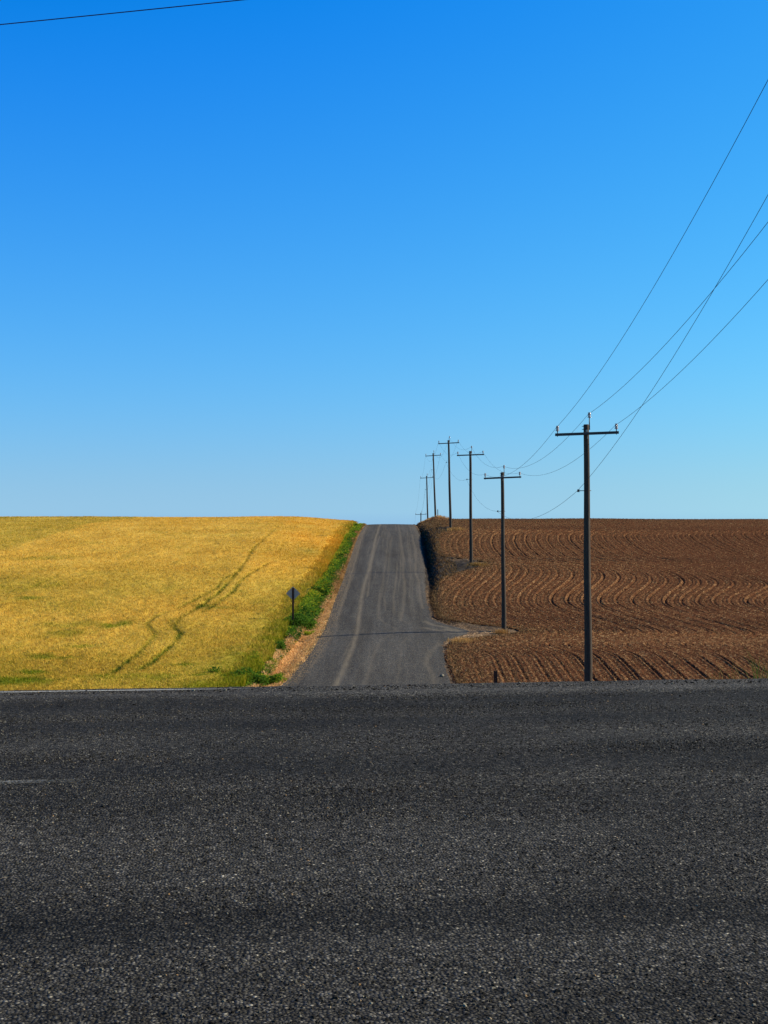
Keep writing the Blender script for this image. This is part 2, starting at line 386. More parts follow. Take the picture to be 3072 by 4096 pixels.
o.location = asphalt.location; o.rotation_euler = asphalt.rotation_euler; tag(o, 'loose dark and pale stone chips scattered over the black paved road', 'gravel', kind='stuff')

# gravel road climbing the hill
STREAKS = [  # dusty wheel marks: ((x, y) ...), half width, strength
 ([(-.5, 200), (-.57, 187.9), (-.75, 169.6), (-.95, 151), (-1.22, 128.4), (-1.35, 118.4), (-1.51, 110.4), (-1.63, 104.7), (-1.71, 98), (-1.69, 94.4), (-1.70, 87.7), (-1.74, 83.3), (-1.86, 79.3), (-2.01, 75.2), (-2.23, 71.3), (-2.5, 67)], .16, .85),
 ([(-.5, 155), (-.54, 152.5), (-.77, 143), (-.97, 134.7), (-1.15, 120.5), (-1.23, 112.7), (-1.21, 106), (-1.29, 100.7)], .08, .6),
 ([(-2.45, 175), (-2.64, 143.6), (-2.8, 122), (-2.92, 109.2), (-2.98, 101), (-3.14, 94.7), (-3.24, 90)], .08, .55),
 ([(2.15, 195), (2.09, 177), (1.95, 148), (1.9, 126), (1.68, 115.5), (1.74, 109), (1.63, 102), (1.38, 94.4), (1.17, 88.7)], .13, .45),
 ([(.35, 173), (.57, 166), (.35, 138.6), (.02, 115), (-.08, 104.6), (-.34, 96.8), (-.4, 89.7)], .10, .35),
 ([(3.46, 160), (3.33, 148), (3.45, 139), (3.13, 126.5), (2.81, 115.8), (2.96, 109), (2.85, 101.7), (2.83, 94.8)], .12, .5),
 ([(3.43, 80.1), (2.8, 77.1), (2.43, 74.3), (2.42, 72.2), (2.62, 70.2), (2.61, 66)], .17, .38),
 ([(.11, 99.4), (.1, 93.1)], .05, .4), ([(-.35, 79.2), (-.73, 73.3), (-1.06, 66)], .14, .28),
 ([(2.81, 88.7), (3.33, 87.1), (3.94, 86.4), (4.96, 84.9)], .2, .75), ([(2.72, 85.7), (3.48, 84.8), (4.3, 83.9), (5.2, 83.8)], .25, .55),
 ([(4.2, 85.2), (5.0, 84.4), (6.0, 84.2)], .35, .8)]
def seg_dist(px, py, pts, ysc=1.0):
    d = np.full(np.shape(px), 1e9)
    for (ax, ay), (bx, by) in zip(pts[:-1], pts[1:]):
        vx, vy = bx - ax, (by - ay) * ysc
        t = np.clip(((px - ax) * vx + (py - ay) * ysc * vy) / (vx * vx + vy * vy + 1e-9), 0, 1)
        d = np.minimum(d, np.hypot(px - ax - t * vx, (py - ay) * ysc - t * vy))
    return d
ys = np.concatenate([lin(12, 60, 90), lin(60.3, 100, 190), lin(100.4, 232, 330)])
U = lin(0, 1, 121)
xl = road_l(ys)[:, None]; xr = road_r(ys)[:, None]
edge_n = .12 * fbm(ys * .9, ys * 0, 3, 31)[:, None]; edge_m = .10 * fbm(ys * 1.1, ys * 0 + 7, 3, 32)[:, None]
X = xl - .12 + edge_n + (xr - .03 + edge_m - xl + .12 - edge_n) * U[None, :]; Y = np.broadcast_to(ys[:, None], X.shape).copy()
Z = H(X, Y) + .025 + .012 * fbm(X * 2.2, Y * .25, 3, 33) + .01 * fbm(X * 5, Y * 3, 2, 34)
dust = np.zeros_like(X)
for pts, w, k in STREAKS:
    d = seg_dist(X + .05 * fbm(X * 0, Y * .3, 2, 35), Y, pts)
    dust = np.maximum(dust, k * np.exp(-(d / w) ** 2))
    Z -= .02 * k * np.exp(-(d / (w * 1.2)) ** 2)
rg = np.random.default_rng(5)
for k in range(48):
    uc = rg.uniform(.06, .94); y0 = rg.uniform(64, 170); ln = rg.uniform(12, 70)
    xc = xl + (xr - xl) * (uc + .02 * fbm(Y[:, :1] * .05 + k, Y[:, :1] * 0, 2, 36 + k))
    d = np.abs(X - xc) / rg.uniform(.03, .09)
    dust = np.maximum(dust, rg.uniform(.15, .50) * np.exp(-d ** 2) * sstep(y0, y0 + 6, Y) * sstep(y0 + ln, y0 + ln - 8, Y))
dust = np.maximum(dust, .30 * (1 - sstep(.02, .16, np.broadcast_to(U[None, :], X.shape))) * sstep(95, 130, Y))
dust = np.maximum(dust, .35 * sstep(.86, 1.0, np.broadcast_to(U[None, :], X.shape)) * sstep(90, 120, Y))
litter = np.clip(1 - (X - xl) / 1.1, 0, 1) + .12
litter = litter * sstep(62, 70, Y)
tag(grid_obj('gravel_road', X, Y, Z, M_GRAV, {'dust': dust, 'litter': litter}), kind='structure')

# ploughed field
gx = curve([(40, 18.1), (70, 18.1), (76, 18.1), (78, 17.3), (79.8, 16.4), (81.5, 18.5), (83, 22.6), (85.5, 22.3), (88.7, 21.19), (92.3, 20.1), (94.7, 19.5),
            (98, 19.3), (122, 18.0), (128, 17.85), (131, 17.9), (138, 18.3), (144.5, 19.2), (147, 20), (149, 21.4), (151, 21.8), (155, 20.8), (160, 20.0), (170, 19.5), (260, 20)], .8)
ys = np.concatenate([lin(17, 66, 150), lin(66.2, 120, 330), lin(120.4, 214, 230), lin(216, 236, 10)])
T = lin(0, 1, 640)
xf = field_r(ys)[:, None] - .15 + .25 * fbm(ys * .8, ys * 0, 3, 41)[:, None]; xR = np.maximum(.315 * ys + 7, 26)[:, None]
X = xf + (xR - xf) * T[None, :]; Y = np.broadcast_to(ys[:, None], X.shape).copy()
Yp = np.clip(116.5 - .5 * (X - 9), 103, 117); Ye = np.clip(121.5 + .28 * (X - 12), 120.5, 127.5)   # rows swing out round the pole, sharper near it
ph = X - gx(Y) - 4.6 * sstep(95.5, Yp, Y) * (1 - sstep(Yp + .8, Ye, Y)) + .10 * fbm(X * .15, Y * .12, 2, 42)
supp = 1 - .85 * np.exp(-((Y - 81.3) / 1.5) ** 2)
supp = supp * (.45 + .55 * sstep(.3, 3.0, X - xf)) * (1 - .6 * sstep(148, 165, Y))
row = np.floor(ph / .60); d = ph / .60 - row
amp = np.where(row % 2 == 0, .75 + .8 * hash2(row, row * 0, 77), .25 + .45 * hash2(row, row * 0, 78))
amp = amp * (.80 + .3 * vnoise(X * .12, Y * .10, 43))
fur = -.095 * np.exp(-((d - .5) / .14) ** 2) + .075 * np.exp(-((d - .22) / .15) ** 2) + .02 * np.exp(-((d - .78) / .12) ** 2)
minor = .026 * np.sin(ph * 2 * PI / .407) * (.5 + .5 * vnoise(X * .3, Y * .15, 44))
clod = .032 * fbm(X * 3.1, Y * 2.1, 3, 45) + .03 * np.maximum(0, fbm(X * 6.5, Y * 5.0, 2, 46) - .25)
Z = H(X, Y) + .05 + supp * (fur * amp * .78 + minor * .3) + clod
straw = .30 + .35 * vnoise(X * .10, Y * .06, 47) + .30 * np.exp(-((Y - 81) / 2.6) ** 2) + .45 * np.exp(-(X - xf) / 2.2) + .28 * np.exp(-((d - .26) / .13) ** 2) * amp - .2 * sstep(14, 30, X)
tag(grid_obj('ploughed_field', X, Y, Z, M_SOIL, {'straw': np.clip(straw, .05, 1)}), kind='structure')
FIELD = (ys, xf, xR)

# right verge and cut bank between gravel road and ploughed field
ys = np.concatenate([lin(56, 90, 130), lin(90.2, 214, 470), lin(216, 232, 10)]); U = lin(0, 1, 44)
xr = road_r(ys)[:, None] - .15; xe = np.maximum(field_r(ys)[:, None] + .45, xr + 1.3)
X = xr + (xe - xr) * U[None, :] ** 1.2; Y = np.broadcast_to(ys[:, None], X.shape).copy()
bh = bank_h(Y)
Z = H(X, Y) + .01 + (.06 + .20 * np.clip(bh, 0, 1)) * fbm(X * 2.9, Y * 1.5, 3, 51) * sstep(0.02, .2, U)[None, :] + .05 * fbm(X * 7, Y * 5, 2, 52)
Z[:, -3:] -= .12
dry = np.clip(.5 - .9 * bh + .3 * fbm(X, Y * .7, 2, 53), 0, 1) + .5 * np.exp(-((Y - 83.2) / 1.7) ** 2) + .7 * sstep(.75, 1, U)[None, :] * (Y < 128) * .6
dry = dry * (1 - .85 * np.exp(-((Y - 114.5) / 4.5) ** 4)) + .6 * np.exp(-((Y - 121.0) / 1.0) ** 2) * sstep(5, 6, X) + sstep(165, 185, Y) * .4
tag(grid_obj('earth_bank', X, Y, Z, M_BANK, {'dry': np.clip(dry, 0, 1)}), kind='structure')

# left verge under weeds and dry grass
ys = np.concatenate([lin(60, 100, 160), lin(100.5, 232, 260)]); U = lin(0, 1, 30)
x0 = wheat_l(ys)[:, None] - .9; x1 = road_l(ys)[:, None] + .12
X = x0 + (x1 - x0) * U[None, :]; Y = np.broadcast_to(ys[:, None], X.shape).copy()
tanw = np.interp(Y, [60, 68, 75, 86, 89, 93, 100, 140, 200], [1.0, 1.0, 1.45, 1.2, .9, .5, .26, .16, .08])
Z = H(X, Y) + .01 + .04 * fbm(X * 3, Y * 2, 3, 55)
gm = sstep(0, .5, (road_l(Y) - X) - tanw + .25 * fbm(X * 1.5, Y * .8, 2, 56))
tag(grid_obj('grass_verge', X, Y, Z, M_VERGE, {'green': np.clip(gm + .55 * sstep(92, 115, Y), 0, 1)}), kind='structure')

# ------------------------------------------------------------------ wheat
TRAM = [
 ([(-12.84, 160), (-12.84, 148.8), (-12.83, 138.5), (-12.92, 130.5), (-12.64, 122.9), (-12.32, 115.5), (-12.25, 109.6), (-12.27, 106.1), (-12.28, 102.8), (-12.34, 98.1), (-12.52, 93.8), (-12.8, 89.9), (-13.18, 87.1), (-13.41, 85.4), (-13.24, 82.0), (-12.8, 80.5), (-12.52, 79.9), (-12.33, 77.9), (-12.36, 75.9), (-12.47, 74.3), (-12.52, 70.8), (-12.84, 68)], .18, 1.0),
 ([(-10.32, 116), (-10.5, 112.5), (-10.74, 111.3), (-11.3, 105.9), (-11.42, 101.6), (-11.32, 98.5), (-11.59, 94.0), (-11.77, 90.8), (-12.29, 87.9)], .18, .8),
 ([(-12.64, 107), (-12.89, 103.5), (-12.76, 99.4), (-13.19, 96.1), (-13.69, 92.0), (-14.05, 89.1)], .16, .8),
 ([(-14.5, 87.6), (-14.93, 86.3), (-15.19, 84.7), (-15.13, 83.2), (-14.69, 81.6), (-14.13, 80.2), (-13.88, 78.4), (-13.87, 75.7), (-13.78, 73.2), (-13.87, 70.8), (-14.1, 68.4), (-14.3, 66)], .18, .9),
 ([(-13.85, 85.1), (-13.65, 83.2), (-13.25, 81.7)], .16, .8), ([(-26.6, 106), (-26.8, 102.2), (-26.92, 98.8), (-27.08, 95.4)], .18, .45),
 ([(-12.9, 160), (-13.1, 175), (-13.2, 195)], .18, .4), ([(-10.9, 160), (-10.4, 140), (-10.2, 125)], .18, .4)]
BLOT = [(-17.3, 82, 1.0, 1.2, .9), (-16.7, 83.2, .7, .8, .7), (-17.15, 75.3, .9, .6, .6), (-19.5, 79.7, 1.5, 1.8, .45), (-19.4, 82.7, 1.6, 1.5, .4), (-18.9, 71.8, .9, .9, .6), (-17.5, 71.7, .9, .6, .5),
        (-18.1, 67.4, .9, .7, .8), (-30.4, 118, 2.5, 1.6, .4), (-18.8, 64.7, 2, 1, .8), (-10.7, 69.7, 1.0, .45, .9), (-8.8, 68.3, .9, .45, .95), (-9.4, 66.6, 1.1, .4, .9), (-12.5, 90.3, .6, .8, .8),
        (-25.7, 93.6, 1.0, .9, .6), (-10.6, 97.9, .6, .6, .5), (-11.3, 89.8, 1, .7, .6), (-12, 66, 3, 1.2, .55), (-22, 90, 4, 4, .25), (-28, 100, 5, 6, .2)]
def wheat_fields(X, Y):
    """canopy drop along wheel tracks, green mask"""
    tr = np.zeros(np.shape(X))
    for pts, w, k in TRAM:
        d = seg_dist(X + .10 * fbm(X * .8, Y * .5, 2, 61), Y, pts)
        gap = .40 + .85 * vnoise(X * .5 + 3, Y * .30, 62)
        tr = np.maximum(tr, k * .80 * np.clip(gap, 0, 1) * np.exp(-(d / w) ** 2))
    gr = np.zeros(np.shape(X))
    n = fbm(X * .9, Y * .7, 3, 63)
    for bx, by, rx, ry, k in BLOT:
        gr = np.maximum(gr, k * np.clip(1.25 * np.exp(-((X - bx) / rx) ** 2 - ((Y - by) / ry) ** 2) + .55 * n - .12, 0, 1) * (np.hypot(X - bx, Y - by) < 3 * max(rx, ry)))
    near = wheat_l(Y) - X                                      # metres from the weedy margin
    marg = np.exp(-np.clip(near, 0, 99) / np.interp(Y, [60, 75, 90, 120, 200], [2.6, 3.0, 2.2, 1.4, .9]))
    gr = np.maximum(gr, np.clip(.80 * marg + .5 * n * marg, 0, 1))
    gr = np.maximum(gr, .42 * np.exp(-np.clip(near, 0, 99) / 5.5) * np.clip(.75 + .8 * fbm(X * .16, Y * .09, 3, 73), 0, 1) * sstep(200, 130, Y))
    gr = np.maximum(gr, .30 * sstep(-36.6, -37.6, X + 1.2 * fbm(Y * .06, Y * 0, 2, 64)))   # greener stand beyond
    gr = gr + .34 * np.clip(fbm(X * .09, Y * .05, 3, 65) + .08, 0, 1) * sstep(175, 110, Y - .8 * (X + 20)) + .30 * np.clip(fbm(X * .55, Y * .28, 3, 66) - .1, 0, 1) + .22 * sstep(84, 66, Y) + .18 * sstep(-12, -24, X) * sstep(112, 84, Y) * np.clip(.4 + fbm(X * .14, Y * .10, 3, 74), 0, 1)
    tr = tr * (1 - .6 * sstep(122, 150, Y))
    return tr, np.clip(gr + tr * .95, 0, 1)

def wheat_warm(X, Y):
    w = sstep(-17, -8, X) * sstep(92, 125, Y) * .8 + .3 * sstep(150, 190, Y) * sstep(-36, -28, X)
    return np.clip(w * (.55 + .9 * fbm(X * .22, Y * .07, 3, 75)), 0, 1)

ys = np.concatenate([lin(15, 64, 70), lin(64.2, 110, 250), lin(110.3, 216, 260), lin(218, 236, 10)])
T = lin(0, 1, 440)
xR = (wheat_l(ys) + .25 * fbm(ys * .7, ys * 0, 3, 67))[:, None]; xL = np.minimum(-.315 * ys - 8, -34)[:, None]
X = xR + (xL - xR) * T[None, :] ** 1.1; Y = np.broadcast_to(ys[:, None], X.shape).copy()
tr, gr = wheat_fields(X, Y)
lod = .5 + .5 * fbm(X * .22, Y * .3, 3, 68)
Z = H(X, Y) + .62 + .09 * fbm(X * 1.6, Y * 1.2, 3, 69) + .06 * lod - .14 * tr
Z -= .66 * (1 - sstep(.2, 1.5, xR - X + .35 * fbm(X * 1.3, Y * .9, 2, 72)))
tone = np.clip(.44 + .20 * fbm(X * 2.2, Y * 1.4, 3, 70) + .16 * fbm(X * .3, Y * .2, 2, 71) - .42 * tr, 0, 1)
WH = mat_plant('wheat_canopy', ((.38, .22, .030), (.73, .475, .068), (.95, .68, .15)), ((.030, .07, .005), (.18, .225, .009), (.52, .46, .02)), 0.0)
nt = WH.node_tree
wheat_base = grid_obj('wheat_crop', X, Y, Z, WH, {'tone': tone, 'green': gr, 'warm': wheat_warm(X, Y)})
tag(wheat_base, 'golden ripening wheat with green streaks and wheel tracks left of the gravel road', 'wheat', kind='stuff')

def blades(X, Y, Z0, h, w, lean, g, fac=1):
    """one bent two-triangle blade per point"""
    n = len(X); th = g.uniform(0, 2 * PI, n); la = g.uniform(0, 2 * PI, n); ll = lean * g.random(n) * h
    dx, dy = np.cos(th) * w * .5, np.sin(th) * w * .5
    ex, ey = np.cos(la) * ll, np.sin(la) * ll
    a = np.stack([X - dx, Y - dy, Z0], -1); b = np.stack([X + dx, Y + dy, Z0], -1)
    c = np.stack([X + ex * .45 - dx * .8, Y + ey * .45 - dy * .8, Z0 + h * .6], -1); d2 = np.stack([X + ex * .45 + dx * .8, Y + ey * .45 + dy * .8, Z0 + h * .6], -1)
    e = np.stack([X + ex, Y + ey, Z0 + h * (1 - .25 * lean)], -1)
    v = np.stack([a, b, c, d2, e], 1).reshape(-1, 3)
    f = np.array([[0, 1, 3], [0, 3, 2], [2, 3, 4]])
    return v, (np.arange(n)[:, None, None] * 5 + f[None]).reshape(-1, 3)

N = 420000
yy = np.exp(rng.uniform(math.log(59), math.log(212), N)); yy[:26000] = rng.uniform(15, 59, 26000); q = rng.random(N)
xR1 = wheat_l(yy) + .25 * fbm(yy * .7, yy * 0, 3, 67) - .05; xL1 = -.315 * yy - 4
xx = xR1 + (xL1 - xR1) * q
tr, gr = wheat_fields(xx, yy)
keep = rng.random(N) > tr * .35
xx, yy, tr, gr = xx[keep], yy[keep], tr[keep], gr[keep]; n = len(xx)
zz = H(xx, yy) + .50 + .09 * fbm(xx * 1.6, yy * 1.2, 3, 69) - .12 * tr
mg = np.exp(-np.clip(wheat_l(yy) - xx, 0, 50) / .8); zz -= .42 * mg
hh = rng.uniform(.16, .38, n) + .42 * mg; ww = .022 + .00022 * yy * rng.uniform(.6, 1.4, n) * 1.3
v, f = blades(xx, yy, zz, hh, ww, .9, rng)
tone = np.clip(.52 + .09 * rng.normal(0, 1, n) + .2 * fbm(xx * .3, yy * .2, 2, 71) - .5 * tr, 0, 1)
grb = np.clip(gr + rng.normal(0, .2, n) * (gr > .03), 0, 1)
o = np_mesh('wheat_ears', v, f, M_WHEAT, {'tone': np.repeat(tone, 5), 'green': np.repeat(grb, 5), 'warm': np.repeat(wheat_warm(xx, yy), 5)})
tag(o, 'fine golden wheat ears and blades standing on the left slope', 'wheat', kind='stuff')

# ------------------------------------------------------------------ verge growth
def leaves(P, size, g):
    """small tilted quads at points P"""
    n = len(P); a = g.normal(0, 1, (n, 3)); a /= np.linalg.norm(a, axis=1)[:, None]
    b = np.cross(a, g.normal(0, 1, (n, 3))); b /= np.linalg.norm(b, axis=1)[:, None]
    a = a * size[:, None]; b = b * size[:, None] * .45
    v = np.stack([P - a, P + b * 1.0, P + a, P - b], 1).reshape(-1, 3)
    return v, np.arange(n * 4).reshape(-1, 4)

def verge_weeds():
    n = 90000
    yy = np.exp(rng.uniform(math.log(62), math.log(206), n))
    tw = np.interp(yy, [60, 68, 75, 86, 89, 93, 100, 140, 200], [1.0, 1.0, 1.45, 1.2, .9, .5, .26, .16, .08])
    xo = road_l(yy) - tw; xi = wheat_l(yy) - .15
    u = rng.random(n); xx = xi + (xo - xi) * u
    n1 = fbm(xx * .9, yy * .45, 3, 81)
    band = np.interp(yy, [62, 70, 74, 82, 84, 90, 100, 196, 206], [1, .7, .15, .15, .8, 1, 1, 1, .6])
    n2 = fbm(xx * .35, yy * .16, 2, 82)
    hmax = .66 * np.clip((.45 + .42 * n1 + .45 * n2) * np.sin(np.clip(u, .04, .96) * PI) ** .6 * band, 0, 1) + .05
    zz = H(xx, yy) + hmax * rng.random(n) ** .55
    keep = (hmax > .14) | (rng.random(n) < .1)
    xx, yy, zz, n1, u = xx[keep], yy[keep], zz[keep], n1[keep], u[keep]
    P = np.stack([xx, yy, zz], -1)
    sz = rng.uniform(.05, .11, len(P)) * (1 + yy / 300)
    flower = (rng.random(len(P)) < .06 + .5 * np.clip(fbm(xx * .7, yy * .30, 2, 83) + .1, 0, 1) * sstep(90, 105, yy) * (1.1 - u)).astype(float)
    tone = np.clip(.62 - .45 * u + .5 * n1 + .25 * sstep(130, 190, yy) + rng.normal(0, .2, len(P)), 0, 1)
    v, f = leaves(P, sz, rng)
    o = np_mesh('roadside_weeds', v, f, M_WEED, {'tone': np.repeat(tone, 4), 'green': np.repeat(1 - flower, 4)})
    tag(o, 'dark green weeds with yellow flowers along the left road edge', 'weeds', kind='stuff')
verge_weeds()

def dry_verge():
    n = 60000
    yy = np.exp(rng.uniform(math.log(62), math.log(206), n))
    yy = yy[(yy < 118) | (rng.random(n) < .35)]; n = len(yy)
    tw = np.interp(yy, [60, 68, 75, 86, 89, 93, 100, 140, 200], [1.1, 1.1, 1.75, 1.5, 1.0, .55, .33, .25, .15])
    d = rng.random(n) ** .8 * (tw + .35) - .12
    xx = road_l(yy) - d
    zz = H(xx, yy)
    hh = rng.uniform(.05, .16, n) + .32 * sstep(.75, 1.05, d / tw) * rng.random(n) + .05 * np.clip(fbm(xx, yy * .6, 2, 85), 0, 1)
    v, f = blades(xx, yy, zz, hh, .02 + .0003 * yy, 1.3, rng)
    tone = np.clip(.55 + .3 * fbm(xx * 1.3, yy * .6, 3, 86) + rng.normal(0, .18, n) - .38 * sstep(88, 112, yy), 0, 1)
    gr = np.clip(.8 * (fbm(xx * 1.1, yy * .7, 2, 87) - .35), 0, 1)
    o = np_mesh('dry_grass', v, f, M_DRY, {'tone': np.repeat(tone, 5), 'green': np.repeat(gr, 5)})
    tag(o, 'bleached tan dry grass between the gravel road and the wheat', 'grass', kind='stuff')
dry_verge()

def embankment_grass():
    n = 16000
    yy = rng.uniform(12.6, 20, n); xx = rng.uniform(3.0, 26, n); yy = yy + TAN * xx * .9
    xx = np.maximum(xx, road_r(yy) + .2)
    d = np.clip(fbm(xx * .4, yy * .4, 3, 95) + .35, .05, 1)
    k = rng.random(n) < d; xx, yy = xx[k], yy[k]; n = len(xx)
    v, f = blades(xx, yy, H(xx, yy) - .02, rng.uniform(.05, .20, n), np.full(n, .008), 1.0, rng)
    o = np_mesh('embankment_grass', v, f, M_DRY, {'tone': np.repeat(np.clip(rng.normal(.4, .2, n), 0, 1), 5), 'green': np.repeat(np.clip(rng.normal(.35, .3, n), 0, 1), 5)})
    tag(o, 'short dry and green grass on the slope below the paved road edge', 'grass', kind='stuff')
embankment_grass()

def stubble():
    """straw lying on the ploughed soil and hanging on the bank"""
    n = 120000
    yy = np.exp(rng.uniform(math.log(64), math.log(205), n)); q = rng.random(n) ** 1.5
    a = field_r(yy) - .1; xx = a + (.3 * yy + 4 - a) * q
    keep = rng.random(n) < .25 + .6 * np.exp(-(xx - a) / 3) + .35 * np.clip(fbm(xx * .2, yy * .15, 2, 91), 0, 1)
    xx, yy = xx[keep], yy[keep]; n1 = len(xx)
    hh = rng.uniform(.04, .13, n1); v1, f1 = blades(xx, yy, H(xx, yy) + .05, hh, .018 + .00035 * yy, 2.2, rng)
    t1 = np.clip(rng.normal(.38, .25, n1), 0, 1)
    m = 14000                                                     # matted dead grass over the bank's lip
    y2 = rng.uniform(88, 205, m); r2 = road_r(y2); f2 = field_r(y2); u = rng.random(m)
    x2 = r2 + .25 + (np.minimum(f2, r2 + 2.5) + .25 - r2 - .25) * u
    h2 = rng.uniform(.06, .36, m); v2, fa2 = blades(x2, y2, H(x2, y2) - .02, h2, .02 + .0002 * y2, 2.0, rng)
    t2 = np.clip(rng.normal(.05, .22, m) + .4 * u ** 2, 0, 1)
    v = np.concatenate([v1, v2]); f = np.concatenate([f1, fa2 + len(v1)])
    o = np_mesh('straw_stubble', v, f, mat_plant('straw', ((.07, .045, .028), (.30, .18, .08), (.55, .39, .21)), ((.1, .1, .05),) * 3, .2),
                {'tone': np.repeat(np.concatenate([t1, t2]), 5), 'green': np.zeros(len(v))})
    tag(o, 'broken tan straw littering the brown ploughed field and its bank', 'straw', kind='stuff')
    k = 26000                                                     # clods
    y3 = np.exp(rng.uniform(math.log(64), math.log(190), k)); a = field_r(y3) - .25; x3 = a + (.3 * y3 + 3 - a) * rng.random(k) ** 1.6
    vv, F, _ = chips(k, 0, 1, 0, 1, .02, .055, lambda g, n: g.random(n), 9, flat=.9)
    c0 = vv[:, 6:, :2].mean(1); sc = (.7 + y3 / 250)[:, None, None]
    vv = (vv - np.concatenate([c0, np.zeros((k, 1))], 1)[:, None, :]) * sc
    vv += np.stack([x3, y3, H(x3, y3) + .03 + .0 * x3], -1)[:, None, :]
    o = np_mesh('soil_clods', vv.reshape(-1, 3), F, M_SOIL, {'straw': np.full(k * 11, .1)})
    tag(o, 'brown earth clods turned up across the ploughed field', 'soil', kind='stuff')
stubble()
# ------------------------------------------------------------------ bmesh helpers
def bm_new(): return bmesh.new()

def bm_tube(bm, pts, radii, sides=12, cap=True, phase=0.0, jitter=0.0):
    """tube through pts; radii one per point"""
    rings = []
    n = len(pts)
    for i, p in enumerate(pts):
        p = Vector(p); a = Vector(pts[max(i - 1, 0)]); b = Vector(pts[min(i + 1, n - 1)])
        d = (b - a).normalized()
        ref = Vector((0, 0, 1)) if abs(d.z) < .9 else Vector((1, 0, 0))
        u = d.cross(ref).normalized(); w = d.cross(u)
        r = radii[i] if hasattr(radii, '__len__') else radii
        ring = []
        for k in range(sides):
            t = 2 * PI * k / sides + phase
            q = r * (1 + jitter * random.uniform(-1, 1))
            ring.append(bm.verts.new(p + u * math.cos(t) * q + w * math.sin(t) * q))
        rings.append(ring)
    for a, b in zip(rings[:-1], rings[1:]):
        for k in range(sides):
            bm.faces.new((a[k], a[(k + 1) % sides], b[(k + 1) % sides], b[k]))
    if cap:
        bm.faces.new(list(reversed(rings[0]))); bm.faces.new(rings[-1])

def bm_lathe(bm, prof, origin=(0, 0, 0), sides=14):
    """profile [(r, z), ...] turned round z at origin"""
    ox, oy, oz = origin; rings = []
    for r, z in prof:
        rings.append([bm.verts.new((ox + r * math.cos(2 * PI * k / sides), oy + r * math.sin(2 * PI * k / sides), oz + z)) for k in range(sides)])
    for a, b in zip(rings[:-1], rings[1:]):
        for k in range(sides): bm.faces.new((a[k], a[(k + 1) % sides], b[(k + 1) % sides], b[k]))
    bm.faces.new(list(reversed(rings[0]))); bm.faces.new(rings[-1])

def bm_box(bm, c, size, bevel=0.0, rot=None):
    r = bmesh.ops.create_cube(bm, size=1.0); vs = r['verts']
    for v in vs: v.co = Vector((v.co.x * size[0], v.co.y * size[1], v.co.z * size[2]))
    if bevel:
        es = list({e for v in vs for e in v.link_edges})
        rb = bmesh.ops.bevel(bm, geom=es, offset=bevel, segments=2, affect='EDGES', profile=.5)
        vs = list({v for f in rb['faces'] for v in f.verts} | {v for v in vs if v.is_valid})
    for v in vs:
        if rot is not None: v.co = rot @ v.co
        v.co += Vector(c)

def bm_obj(name, bm, mat, parent=None, smooth=True):
    bmesh.ops.recalc_face_normals(bm, faces=bm.faces[:])
    me = bpy.data.meshes.new(name); bm.to_mesh(me); bm.free()
    for p in me.polygons: p.use_smooth = smooth
    me.materials.append(mat)
    o = bpy.data.objects.new(name, me); C.objects.link(o)
    if parent: o.parent = parent
    return o

def copy_tree(o, parent=None):
    c = o.copy(); C.objects.link(c)
    if parent: c.parent = parent
    for ch in list(o.children): copy_tree(ch, c)
    return c

# ------------------------------------------------------------------ utility poles
HP = 10.35                                       # pole top above its foot
ARM_Z = HP - .364
def insulator(parent, x, y, z, pin):
    bm = bm_new()
    bm_lathe(bm, [(.02, .085), (.062, .095), (.078, .10), (.072, .115), (.034, .128), (.058, .140), (.062, .15), (.046, .165), (.056, .20), (.058, .235), (.044, .255),
                  (.036, .268), (.058, .275), (.06, .285), (.02, .290)], (x, y, z))
    ins = bm_obj('insulator', bm, M_PORC, parent)
    bm = bm_new(); bm_lathe(bm, [(.012, -pin), (.015, -.005), (.020, 0), (.016, .03), (.024, .092)], (x, y, z), 10)
    bm_obj('pin', bm, M_IRON, ins)
    bm = bm_new()                                # tie wire round the neck and its dark groove
    bm_tube(bm, [(x + .052 * math.cos(t), y + .052 * math.sin(t), z + .222) for t in [2 * PI * k / 14 for k in range(15)]], .008, 6)
    bm_obj('tie_wire', bm, M_IRON, ins)

